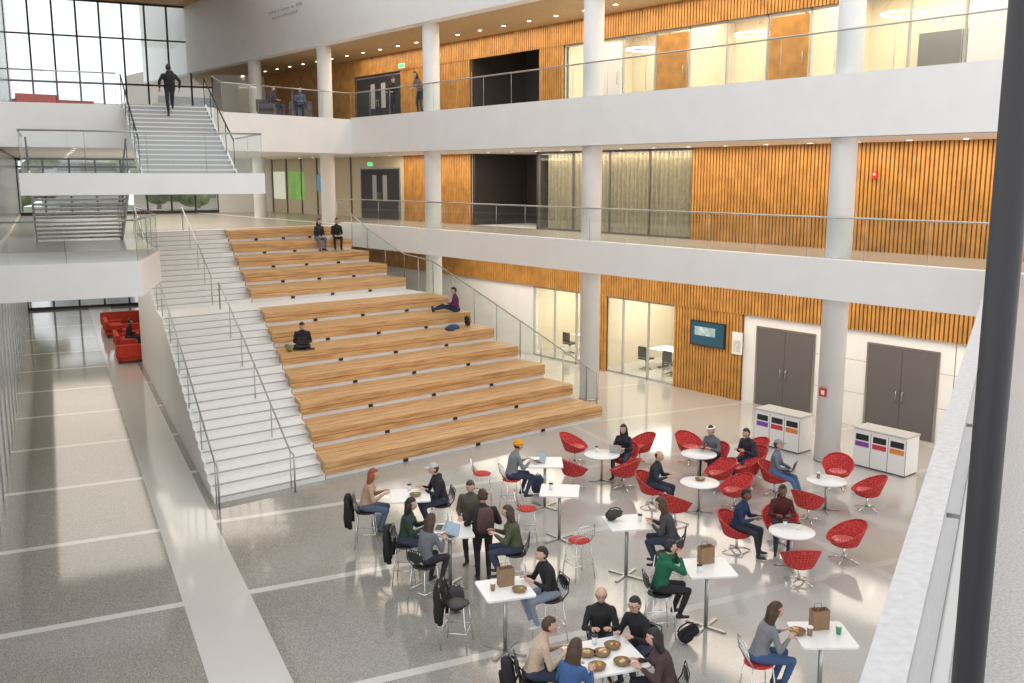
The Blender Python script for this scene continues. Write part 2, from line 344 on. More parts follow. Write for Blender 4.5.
# outdoors
b=MB()
for (q,p,w,d,h,c) in ((-14,170,16,10,16,(0.45,0.43,0.42)),(6,190,12,10,20,(0.35,0.37,0.4)),(16,130,10,10,20,(0.4,0.33,0.28))):
    x,y=G(q,p); mm=mat('facade_%d'%q,c,0.8); b.box((x,y,h/2-0.2),(w,d,h),mm)
    for i in range(int(h/3.5)): b.box((x,y-d/2,2+i*3.5),(w*0.92,0.2,1.6),GREYD)
b.obj('distant_buildings')
LEAF=mat('tree_leaves',(.14,.17,.06),.9,noise=.4,nscale=3); rr=random.Random(11)
for (q,p,h) in ((7.5,78,13),(-2,84,11),(12,90,12)):
    x,y=G(q,p); b=MB(); b.tube([(0,0,-.2),(.1,0,h*.4),(0,.1,h*.75)],[.25,.18,.08],mat('bark',(.1,.07,.05),.9),8)
    for i in range(26):
        a=rr.random()*6.28; r=rr.random()*h*.22; z=h*(.45+rr.random()*.5); b.ell((r*math.cos(a),r*math.sin(a),z),(h*.08,h*.08,h*.06),LEAF,seg=8,rings=6)
    b.obj('tree',(x,y,0))
# ---------- stairs & tiers ----------
def tier_y(k): return 20.9+1.37*(k-1) if k<=7 else 32.0+1.4*(k-8)
NT=12; RISE=0.44
XR=20.55
steps=MB(); Lq0=2.96
def stepslab(y0,y1,z):
    steps.prism([(XQ(Lq0,y0),y0),(XT(y0),y0),(XT(y1),y1),(XQ(Lq0,y1),y1)],0,z,STEPW)
    steps.prism([(XQ(Lq0,y0)+.05,y0-0.005),(XT(y0)-.05,y0-0.005),(XT(y0)-.05,y0+0.035),(XQ(Lq0,y0)+.05,y0+0.035)],z-0.025,z+0.003,NOSE)
tiers=MB()
for k in range(1,NT+1):
    y0=tier_y(k); y1=tier_y(k+1) if k not in (7,12) else (32.0 if k==7 else 39.0)
    dep=1.37 if k<=7 else 1.4
    for j in range(3):
        ya=y0+dep/3*j; yb=y0+dep/3*(j+1)
        if j==2: yb=y1
        stepslab(ya,yb,RISE*(k-1)+RISE/3*(j+1))
    zt=RISE*k
    wb=y0+dep+0.02
    tiers.prism([(XT(y0)+0.05,y0+0.05),(XR,y0+0.05),(XR,y1),(XT(y1),y1)],0,zt-0.10,WHITE)
    tiers.prism([(XT(y0),y0),(XR,y0),(XR,min(y1,wb)),(XT(min(y1,wb)),min(y1,wb))],zt-0.33,zt,OAK)
    if k==7: tiers.prism([(XT(wb),wb),(XR,wb),(XR,y1),(XT(y1),y1)],zt-0.10,zt-0.004,STEPW)
    for gy in (0.35,0.7,1.05): tiers.prism([(XT(y0+gy)+.02,y0+gy),(XR-.02,y0+gy),(XR-.02,y0+gy+0.012),(XT(y0+gy)+.02,y0+gy+0.012)],zt-0.01,zt+0.0015,SLATBK)
    tiers.prism([(XT(y0),y0-.002),(XR,y0-.002),(XR,y0+.01),(XT(y0),y0+.01)],zt-0.17,zt-.158,SLATBK)
    for gx in range(1,4):
        xx=XT(y0)+(XR-XT(y0))*gx/4; tiers.bx(xx-0.07,xx+0.07,y0+0.03,y0+0.052,zt-0.43,zt-0.35,BLK)
steps.obj('main_staircase'); tiers.obj('bench_seating_tiers')
def stair_z(y):
    if y<=20.9: return 0.0
    if y<30.49: return (y-20.9)/1.37*RISE+0.1
    if y<32: return 3.08
    return min(5.3,3.08+(y-32)/1.4*RISE+0.1)
def stair_rail(name,q,ylist,h=0.92,glassp=False,mt=STEEL):
    b=MB(); pts=[]
    for y in ylist: pts.append((XQ(q,y),y,stair_z(y)+h))
    b.tube([(pts[0][0],pts[0][1],0 if ylist[0]<21 else pts[0][2]-h)]+pts+[(pts[-1][0],pts[-1][1],pts[-1][2]-h)],0.022,mt,8)
    for a,c in zip(pts[:-1],pts[1:]):
        n=max(1,int((c[1]-a[1])/1.4))
        for i in range(n):
            f=i/n; x=a[0]+(c[0]-a[0])*f; y=a[1]+(c[1]-a[1])*f; z=a[2]+(c[2]-a[2])*f
            b.tube([(x,y,stair_z(y)-0.08),(x,y,z)],0.014,mt,6)
        if glassp: b.add([(a[0],a[1],a[2]-h+0.12),(c[0],c[1],c[2]-h+0.12),(c[0],c[1],c[2]-0.05),(a[0],a[1],a[2]-0.05)],[(0,1,2,3)],GLR)
    b.obj(name)
stair_rail('stair_handrail',4.85,[20.5,20.9,25,30.4]); stair_rail('stair_handrail',4.85,[32,35,38.8])
stair_rail('stair_guardrail',3.02,[20.5,20.9,25,30.49,32,35,38.8],1.0,True)
b=MB(); yl=[21.2,21.7,25,30.2,32.2,35,37.5]; pts=[(XR+0.05,y,stair_z(y)+1.2 if y<37 else 6.45) for y in yl]
b.tube([(XR+0.05,21.2,0)]+pts+[(XF+.05,37.5,6.45)],0.025,STEEL,8)
for a,c in zip(pts[:-1],pts[1:]):
    n=max(1,round((c[1]-a[1])/1.3))
    for i in range(n+1):
        f=i/n; y=a[1]+(c[1]-a[1])*f; z=a[2]+(c[2]-a[2])*f; b.tube([(XR+0.05,y,max(0,z-1.4)),(XR+0.05,y,z)],0.016,STEEL,6)
    b.add([(XR+0.05,a[1],a[2]-1.2),(XR+0.05,c[1],c[2]-1.2),(XR+0.05,c[1],c[2]-0.05),(XR+0.05,a[1],a[2]-0.05)],[(0,1,2,3)],GLR)
b.obj('tier_glass_guardrail')
def rail(name,pts,z,h=1.05,post=1.6):
    b=MB()
    for (a,c) in zip(pts[:-1],pts[1:]):
        L=math.dist(a,c); n=max(1,round(L/post))
        for i in range(n):
            f0=(i+0.01)/n; f1=(i+0.99)/n
            A=(a[0]+(c[0]-a[0])*f0,a[1]+(c[1]-a[1])*f0); B=(a[0]+(c[0]-a[0])*f1,a[1]+(c[1]-a[1])*f1)
            b.add([(*A,z),(*B,z),(*B,z+h-0.02),(*A,z+h-0.02)],[(0,1,2,3)],GLR)
            b.tube([(*A,z-0.02),(*A,z+h)],0.008,STEEL,5)
        b.tube([(*a,z+h),(*c,z+h)],0.024,STEEL,8)
    b.obj(name)
rail('glass_railing',[(XF+0.05,9.7),(XF+0.05,37.4)],5.40)
rail('glass_railing',[(XF+0.05,3),(XF+0.05,37.85),(18.5,37.1),(15.2,36.4),G(5.6,36.7)],9.94)
rail('glass_railing',[G(2.4,36.7),G(QL+.05,36.7)],9.9)
rail('glass_railing',[G(QL+.05,26.9),G(2.0,26.9),G(2.85,30.6),(XQ(2.85,39.0),39.0)],Z2)
b=MB(); b.prism([G(-0.6,27),G(5.4,27),G(5.4,31),G(-0.6,31)],7.0,7.55,WHITE); b.obj('stair_landing')
rail('glass_railing',[G(-0.55,31),G(-0.55,27.05),G(5.35,27.05),G(5.35,31)],7.55)
def flight(name,qa,qb,p0,p1,z0,z1,n):
    b=MB()
    for i in range(n):
        pa=p0+(p1-p0)*i/n; pb=p0+(p1-p0)*(i+1)/n
        if z1>z0: z=z0+(z1-z0)*(i+1)/n
        else: z=z0+(z1-z0)*i/n-0.15
        b.prism([G(qa,pa-0.02),G(qb,pa-0.02),G(qb,pb),G(qa,pb)],z-0.07,z,STEPW)
        if z1>z0:
            b.prism([G(qa+.05,pa),G(qb-.05,pa),G(qb-.05,pa+.02),G(qa+.05,pa+.02)],z-0.16,z-0.07,NOSE)
            b.prism([G(qa+.05,pa-.03),G(qb-.05,pa-.03),G(qb-.05,pa-.01),G(qa+.05,pa-.01)],z-0.03,z+0.002,NOSE)
    for q in (qa,qb):
        A=G(q,p0);B=G(q,p1);A2=G(q+0.06,p0);B2=G(q+0.06,p1)
        vs=[(*A,z0-0.3),(*B,z1-0.3),(*B,z1+0.08),(*A,z0+0.08),(*A2,z0-0.3),(*B2,z1-0.3),(*B2,z1+0.08),(*A2,z0+0.08)]
        b.add(vs,[(0,1,2,3),(7,6,5,4),(0,4,5,1),(3,2,6,7),(0,3,7,4),(1,5,6,2)],WHITE)
        h=1.0
        b.add([(*A,z0+0.1),(*B,z1+0.1),(*B,z1+h),(*A,z0+h)],[(0,1,2,3)],GLR)
        b.tube([(*A,z0+h),(*B,z1+h)],0.025,DARK,8)
        for i in range(5):
            f=i/4; x=A[0]+(B[0]-A[0])*f; y=A[1]+(B[1]-A[1])*f; z=z0+(z1-z0)*f; b.tube([(x,y,z),(x,y,z+h)],0.014,DARK,6)
    b.obj(name)
flight('upper_stair_flight',2.55,5.3,31.02,36.58,7.55,Z3,15)
flight('lower_stair_flight',-0.45,2.2,31.02,36.6,7.55,Z2,15)
# camera-side balcony
d=(0.917,0.398); nl=(-0.398,0.917)
def BL(a,l): return (d[0]*a+nl[0]*l, d[1]*a+nl[1]*l)
b=MB(); PARA=mat('parapet_stone',(0.50,0.50,0.50),0.5,noise=0.1,nscale=30)
def bl(a0,a1,l0,l1,z0,z1,m): b.prism([BL(a0,l0),BL(a1,l0),BL(a1,l1),BL(a0,l1)],z0,z1,m)
bl(-4,23.4,0.16,0.24,4.4,6.26,PARA); bl(-4,23.4,0.15,0.25,6.26,6.30,PARA); b.obj('parapet_wall')
b=MB(); bl(-4,23.4,-3.2,0.16,4.4,5.3,mat('near_floor',(0.42,0.42,0.42),0.4,noise=0.25,nscale=60)); b.obj('balcony_floor_near')
b=MB(); b.tube([(*BL(-3,0.08),6.30),(*BL(23,0.08),6.30)],0.02,STEEL,10)
for i in range(14): b.tube([(*BL(0.9+i*1.6,0.16),6.15),(*BL(0.9+i*1.6,0.08),6.15),(*BL(0.9+i*1.6,0.08),6.30)],0.01,STEEL,6)
b.obj('parapet_handrail')
b=MB(); b.tube([(1.235,0.548,5.3),(1.235,0.548,9.6)],0.020,DARK,20); b.cyl(1.235,0.548,5.3,5.32,0.06,DARK,20); b.obj('black_post')
# ---------- furniture ----------
def red_chair(x,y,face,name='red_swivel_chair'):
    b=MB(); N=32;Mz=8; vs=[];fs=[]
    def sh(th,t,off):
        h=0.03+0.36*(((1+math.cos(th))/2)**1.1); r=0.25+0.07*t+ (0.03*((1+math.cos(th))/2))*t+off
        bk=0.04*t*(1+math.cos(th))/2
        return (r*math.sin(th)*1.02, -(r*math.cos(th))-bk, 0.42+h*t)
    for off,fl in ((0.0,0),(0.035,1)):
        o=len(vs)
        for i in range(Mz+1):
            t=i/Mz
            for k in range(N): vs.append(sh(2*math.pi*k/N,t,off))
        for i in range(Mz):
            for k in range(N):
                k2=(k+1)%N; f=(o+i*N+k,o+i*N+k2,o+(i+1)*N+k2,o+(i+1)*N+k); fs.append(f if fl else f[::-1])
    o2=(Mz+1)*N
    for k in range(N):
        k2=(k+1)%N; fs.append((Mz*N+k,Mz*N+k2,o2+Mz*N+k2,o2+Mz*N+k)); 
    b.add(vs,fs,RED,True)
    b.ell((0,0,0.41),(0.285,0.285,0.10),RED,seg=24,rings=8,fn=lambda p:Vector((p.x,p.y,p.z if p.z<0 else p.z*0.5)))
    b.ell((0,0.03,0.45),(0.24,0.24,0.05),RED2,seg=20,rings=6)
    b.cyl(0,0,0.06,0.34,0.025,CHROME,10)
    for i in range(4):
        a=math.pi/4+i*math.pi/2; b.tube([(0,0,0.09),(0.15*math.cos(a),0.15*math.sin(a),0.07),(0.30*math.cos(a),0.30*math.sin(a),0.015)],[0.022,0.018,0.012],CHROME,6)
    return b.obj(name,(x,y,0),math.radians(face-90))
def bar_chair(x,y,face,pad=RED,name='bar_stool'):
    b=MB(); z=0.75
    b.ell((0,0,z-0.02),(0.21,0.21,0.035),pad,seg=20,rings=6)
    for sx in (-1,1):
        for sy in (-1,1): b.tube([(sx*0.15,sy*0.15,z-0.03),(sx*0.22,sy*0.22,0.0)],0.011,CHROME,6)
    w=0.20
    b.tube([(-w,-w,.3),(w,-w,.3),(w,w,.3),(-w,w,.3),(-w,-w,.3)],0.009,CHROME,6)
    b.tube([(-0.18,-0.12,z-0.02),(-0.20,-0.22,z+0.12),(-0.17,-0.26,z+0.34),(0.17,-0.26,z+0.34),(0.20,-0.22,z+0.12),(0.18,-0.12,z-0.02)],0.010,CHROME if pad is RED else BLK,6)
    for i in range(6): 
        xx=-0.14+i*0.056; b.tube([(xx,-0.16,z-0.01),(xx*1.1,-0.22,z+0.12),(xx,-0.26,z+0.34)],0.005,CHROME,5)
    for zz,yy in ((z+0.12,-0.22),(z+0.22,-0.24)): b.tube([(-0.19,yy,zz),(0.19,yy,zz)],0.005,CHROME,5)
    if pad is not RED:
        b.ell((0,-.245,z+.22),(.19,.018,.12),BLK,seg=16,rings=6)
    return b.obj(name,(x,y,0),math.radians(face-90))
def bar_table(x,y,rz,w=0.8,l=0.8,name='bar_table'):
    b=MB(); h=1.07
    r=0.05; poly=[]
    for cx,cy,a0 in ((l/2-r,w/2-r,0),(-l/2+r,w/2-r,90),(-l/2+r,-w/2+r,180),(l/2-r,-w/2+r,270)):
        for i in range(4): a=math.radians(a0+30*i); poly.append((cx+r*math.cos(a),cy+r*math.sin(a)))
    b.prism(poly,h-0.03,h,TABLEW)
    b.cyl(0,0,0.02,h-0.03,0.035,STEEL,14); b.cyl(0,0,h-0.05,h-0.03,0.12,STEEL,14)
    for i in range(2):
        a=math.pi/4+i*math.pi/2; b.box((0,0,0.015),(0.74,0.06,0.03),STEEL,a)
    return b.obj(name,(x,y,0),math.radians(rz))
def round_table(x,y,name='round_table'):
    b=MB(); h=0.72; b.tube([(0,0,h-0.03),(0,0,h-0.005),(0,0,h)],[0.43,0.44,0.435],TABLEW,36)
    b.cyl(0,0,0.02,h-0.03,0.03,STEEL,14)
    for i in range(4):
        a=math.pi/4+i*math.pi/2; b.tube([(0,0,0.05),(0.31*math.cos(a),0.31*math.sin(a),0.012)],[0.025,0.012],STEEL,6)
    return b.obj(name,(x,y,0))
def bin_(x,y,cols):
    b=MB(); W=1.45; b.box((0,0,0.52),(0.62,W,0.96),WHITE); b.box((0,0,1.02),(0.66,W+0.04,0.04),mat('bin_top',(0.5,0.5,0.49),0.4,noise=0.2,nscale=30)); b.box((0.02,0,0.02),(0.56,W-0.06,0.04),DARK)
    for i in range(3):
        yy=-W/2+W*(i+0.5)/3; b.box((-0.312,yy,0.80),(0.01,W/3-0.12,0.16),DARK); b.box((-0.314,yy,0.62),(0.01,W/3-0.1,0.13),cols[i]); b.box((-0.311,yy-W/6,0.5),(0.006,0.012,0.9),DARK)
    b.obj('recycling_bin',(x,y,0),bevel=0.008)
PUR=mat('label_purple',(0.22,0.06,0.35),0.5); ORG=mat('label_orange',(0.75,0.25,0.05),0.5); RDL=mat('label_red',(0.6,0.05,0.06),0.5)
bin_(22.3,15.5,(ORG,RDL,PUR)); bin_(22.6,12.6,(ORG,RDL,PUR))
b=MB(); b.box((0,0,0),(0.06,1.5,0.86),BLK); b.box((-0.032,0,0),(0.005,1.42,0.78),mat('screen_blue',(0.01,0.05,0.08),0.2,emit=0.8))
b.box((-0.036,0.1,0.08),(0.003,0.9,0.3),mat('screen_img',(0.3,0.4,0.4),0.3,emit=0.5,noise=0.6,nscale=6)); b.obj('wall_screen',(XB-0.16,21.2,2.1))
b=MB(); b.box((0,0,0),(0.03,0.42,0.75),WHITE); b.box((-0.016,0,-0.1),(0.003,0.3,0.4),mat('poster_grey',(0.6,0.6,0.6),0.5,noise=0.2)); b.obj('wall_notice_board',(XB-0.14,19.95,1.95))
# ---------- small props ----------
def laptop(x,y,z,face,col=GREYL):
    b=MB(); b.box((0,0,0.009),(0.32,0.22,0.018),col); b.box((0,0,.0185),(0.28,0.12,0.002),BLK)
    R=Matrix.Rotation(math.radians(-15),3,'X'); b.box((0,0.14,0.115),(0.32,0.012,0.21),col,R=R); b.box((0,0.132,0.115),(0.30,0.004,0.19),mat('laptop_screen',(0.3,0.4,0.5),0.3,emit=0.5),R=R)
    return b.obj('laptop',(x,y,z),math.radians(face-90))
def cup(x,y,z,col=CUPW,name='coffee_cup'):
    b=MB(); b.tube([(0,0,0),(0,0,0.12)],[0.032,0.043],col,14); b.tube([(0,0,0.12),(0,0,0.135),(0,0,.14)],[0.046,0.046,.04],CUPW if col is not CUPW else BLK,14); return b.obj(name,(x,y,z))
def foodtray(x,y,z):
    b=MB(); b.tube([(0,0,0),(0,0,0.05)],[0.09,0.12],PAPER,16); rr=random.Random(int(x*70+y*31))
    cols=[(0.1,0.3,0.05),(0.6,0.3,0.08),(0.7,0.55,0.3),(0.4,0.08,0.03)]
    for i in range(9):
        a=rr.random()*6.28; r=rr.random()*0.07; c=rr.choice(cols); b.ell((r*math.cos(a),r*math.sin(a),0.05),(0.03,0.03,0.02),cloth(c),seg=8,rings=5)
    return b.obj('food_bowl',(x,y,z))
def paperbag(x,y,z,rz=0):
    b=MB(); w,dp,h=.125,.075,.29
    P=[(-w,-dp),(w,-dp),(w,dp),(-w,dp)]; vs=[(x_,y_,0) for x_,y_ in P]+[(x_*1.02,y_*0.9,h) for x_,y_ in P]+[(x_*.97,y_*0.85,h) for x_,y_ in P]+[(x_*.95,y_*.85,0.02) for x_,y_ in P]
    fs=[(3,2,1,0),(12,13,14,15)]
    for i in range(4):
        j=(i+1)%4; fs+=[(i,j,4+j,4+i),(4+i,4+j,8+j,8+i),(8+i,8+j,12+j,12+i)]
    b.add(vs,fs,PAPER)
    for s in (-1,1): b.tube([(-.06,s*dp*.88,h-.02),(-.05,s*dp*.8,h+.06),(.05,s*dp*.8,h+.06),(.06,s*dp*.88,h-.02)],0.005,PAPER,5)
    return b.obj('paper_bag',(x,y,z),math.radians(rz))
def backpack_mesh(b,c,R,col,sc=1.0):
    m=cloth(col); m2=cloth(tuple(k*0.6 for k in col)); c=Vector(c)
    def fn(rx,ry,rz):
        def f(p):
            g=lambda t,r: math.copysign((abs(t)/r)**0.55*r,t)
            q=Vector((g(p.x,rx),g(p.y,ry),g(p.z,rz))); 
            if q.z>0: q.x*=1-0.15*q.z/rz
            return q
        return f
    rx,ry,rz=.15*sc,.09*sc,.23*sc
    b.ell(c,(rx,ry,rz),m,R=R,seg=16,rings=10,fn=fn(rx,ry,rz))
    b.ell(c+R@Vector((0,-.09*sc,-.07*sc)),(.12*sc,.05*sc,.12*sc),m2,R=R,seg=14,rings=8,fn=fn(.12*sc,.05*sc,.12*sc))
    for s in (-1,1): b.tube([c+R@Vector((s*.08*sc,.08*sc,.2*sc)),c+R@Vector((s*.1*sc,.15*sc,.1*sc)),c+R@Vector((s*.11*sc,.14*sc,-.08*sc)),c+R@Vector((s*.1*sc,.08*sc,-.18*sc))],.015*sc,m2,6)
    b.tube([c+R@Vector((-.04*sc,.05*sc,.22*sc)),c+R@Vector((0,.05*sc,.27*sc)),c+R@Vector((.04*sc,.05*sc,.22*sc))],.01*sc,m2,6)
def backpack(x,y,z,rz,col,sc=1.0,tilt=10,name='backpack'):
    b=MB(); a=math.radians(tilt); R=Matrix.Rotation(a,3,'X'); zc=sc*(.23*math.cos(a)+.12*math.sin(a)); backpack_mesh(b,(0,0,zc),R,col,sc); return b.obj(name,(x,y,z),math.radians(rz))
def coat_on_chair(x,y,zc,face,col,h=0.5,name='draped_coat'):
    b=MB(); m=cloth(col)
    rings=[((0,0,-h),.20,.07,(0,0,1)),((0,0,-h*.7),.22,.09,(0,0,1)),((0,.01,-h*.3),.22,.08,(0,0,1)),((0,0,0),.21,.07,(0,0,1)),((0,0,.05),.14,.05,(0,0,1)),((0,0,.08),.07,.04,(0,0,1))]
    b.loft(rings,m,20)
    for s in (-1,1): b.tube([(s*.19,0,0),(s*.25,.02,-.12),(s*.25,.05,-.35),(s*.22,.07,-h)],[.05,.06,.055,.045],m,10)
    return b.obj(name,(x,y,zc),math.radians(face-90))
# ---------- people ----------
SK1=mat('skin_light',(0.60,0.36,0.27),0.55); SK3=mat('skin_brown',(0.16,0.08,0.05),0.5)
EYEW=mat('eye_white',(0.8,0.8,0.78),0.3); LIPS=mat('lips',(0.45,0.17,0.14),0.5)
HB=mat('hair_black',(0.012,0.010,0.010),0.5); HBR=mat('hair_brown',(0.06,0.03,0.015),0.5); HRED=mat('hair_red',(0.28,0.07,0.02),0.5); HGR=mat('hair_grey',(0.2,0.19,0.18),0.6)
SHOE=mat('shoe_dark',(0.03,0.03,0.035),0.5); SHOEW=mat('shoe_white',(0.7,0.7,0.68),0.5)
def ik(a,t,l1,l2,pole):
    a=Vector(a);t=Vector(t[:3]);dv=t-a; L=min(dv.length,(l1+l2)*0.995); dr=dv.normalized(); e=a+dr*L
    x=(l1*l1-l2*l2+L*L)/(2*L); h=math.sqrt(max(l1*l1-x*x,0)); pl=Vector(pole); pp=pl-dr*pl.dot(dr); pp.normalize()
    return a+dr*x+pp*h, e
def headshape(p):
    x,y,z=p; n=z
    X=x*.076;Y=y*.096;Z=z*.118
    if n<0: X*=1-.26*(-n)**1.6; Y*= (1-.30*(-n)) if y<0 else (1-.06*(-n))
    if y>0:
        Y+=.022*math.exp(-(X/.013)**2-((Z+.020)/.024)**2)+.004*math.exp(-((Z-.032)/.01)**2)*(y)
        Y-=.010*math.exp(-((abs(X)-.031)/.014)**2-((Z-.010)/.012)**2)
        Y+=.006*math.exp(-(X/.024)**2-((Z+.056)/.010)**2)+.006*math.exp(-(X/.02)**2-((Z+.098)/.016)**2)
    return Vector((X,Y,Z))
def build_head(b,hc,R,skin,hair,style,hat,glasses=False):
    b.ell(hc,(1,1,1),skin,R=R,seg=28,rings=20,fn=headshape)
    for s in (-1,1):
        b.ell(hc+R@Vector((s*.031,.082,.010)),(.0125,.009,.007),EYEW,R=R,seg=8,rings=6)
        b.ell(hc+R@Vector((s*.031,.0895,.010)),(.006,.004,.006),BLK,R=R,seg=8,rings=6)
        b.ell(hc+R@Vector((s*.031,.090,.030)),(.015,.004,.003),hair or HGR,R=R,seg=8,rings=5)
        b.ell(hc+R@Vector((s*.077,-.005,0)),(.010,.020,.031),skin,R=R,seg=8,rings=6)
        if glasses:
            b.tube([hc+R@Vector((s*.033+.024*math.cos(a),.1,.010+.018*math.sin(a))) for a in [i*math.pi/6 for i in range(13)]],.003,BLK,5); b.tube([hc+R@Vector((s*.057,.1,.012)),hc+R@Vector((s*.08,0,.012))],.003,BLK,5)
    b.ell(hc+R@Vector((0,.093,-.057)),(.024,.007,.008),LIPS,R=R,seg=10,rings=6)
    def shell(th,cond,mt,lo=.9):
        def fn(p):
            q=headshape((p.x,p.y,p.z))
            if p.y>0 and p.z<.6: q=Vector((p.x*.076,p.y*.09,p.z*.118))
            k=th if cond(p) else lo
            return q*k
        b.ell(hc,(1,1,1),mt,R=R,seg=28,rings=20,fn=fn)
    if style=='short': shell(1.11,lambda p:(p.z>.52) or (p.y<.12 and p.z>-.5),hair)
    elif style=='crop': shell(1.035,lambda p:(p.y<.0 and -.4<p.z<.55),hair)
    elif style=='curly':
        shell(1.18,lambda p:(p.z>.5) or (p.y<.15 and p.z>-.5),hair)
        rr=random.Random(3)
        for i in range(40):
            a=rr.uniform(0,6.28); zz=rr.uniform(-.3,1); yy=math.sin(a)
            if yy>.3 and zz<.5: continue
            rxy=math.sqrt(max(0,1-zz*zz)); b.ell(hc+R@Vector((.085*rxy*math.cos(a),.105*rxy*yy,.13*zz)),(.025,.025,.025),hair,seg=6,rings=5)
    elif style in('long','pony','bun'):
        shell(1.13,lambda p:(p.z>.5) or (p.y<.2 and p.z>-.6),hair)
        if style=='long':
            rg=[((0,-.02,.03),.088,.10),((0,-.035,-.06),.098,.078),((0,-.055,-.15),.108,.06),((0,-.065,-.25),.105,.05),((0,-.07,-.34),.07,.03)]
            o=MB(); o.loft([(c,a,bb,(0,0,1)) for c,a,bb in rg],hair,18); b.add([hc+R@Vector(p) for p in o.v],o.f,hair,True)
        elif style=='pony': b.tube([hc+R@Vector(p) for p in ((0,-.09,.05),(0,-.14,.03),(0,-.15,-.08),(0,-.13,-.2))],[.025,.035,.035,.01],hair,10)
        else: b.ell(hc+R@Vector((0,-.06,.13)),(.045,.045,.04),hair,R=R,seg=12,rings=8)
    if hat:
        kind,mt=hat
        if kind=='beanie':
            shell(1.2,lambda p:(p.z>.3) or (p.y<.2 and p.z>.0),mt); b.tube([hc+R@Vector((.088*math.cos(a),.108*math.sin(a),.045+.015*math.sin(a))) for a in [i*math.pi/10 for i in range(21)]],.016,mt,8); b.ell(hc+R@Vector((0,-.01,.15)),(.02,.02,.02),mt)
        elif kind=='cap':
            shell(1.16,lambda p:p.z>.36,mt); o=MB(); o.ell((0,.11,.055),(.07,.085,.008),mt,seg=16,rings=6); b.add([hc+R@Vector(p) for p in o.v],o.f,mt,True)
        elif kind=='band':
            b.tube([hc+R@Vector((.086*math.cos(a),.103*math.sin(a),.07)) for a in [i*math.pi/10 for i in range(21)]],.022,mt,8)
def build_hand(b,wr,D,N,side,skin,curl=25):
    D=D.normalized(); N=(N-D*N.dot(D)).normalized(); Wd=D.cross(N)*side
    R=Matrix((Wd,D,N)).transposed()
    b.ell(wr+D*.045,(.040,.052,.017),skin,R=R,seg=12,rings=8)
    for j,(w,L) in enumerate(((.029,.068),(.010,.076),(-.010,.071),(-.028,.056))):
        p=wr+D*.083+Wd*w; a=math.radians(curl*.6); pts=[p-D*.02,p]; c=a
        for f in (.45,.32,.23):
            p=p+(D*math.cos(c)+N*math.sin(c))*L*f; pts.append(p); c+=math.radians(curl)
        b.tube(pts,[.009,.0095,.009,.008,.006],skin,6)
    p=wr+D*.03+Wd*.03; b.tube([p,p+D*.025+Wd*.022+N*.008,p+D*.052+Wd*.028+N*.016,p+D*.072+Wd*.024+N*.024],[.012,.0115,.010,.007],skin,6)
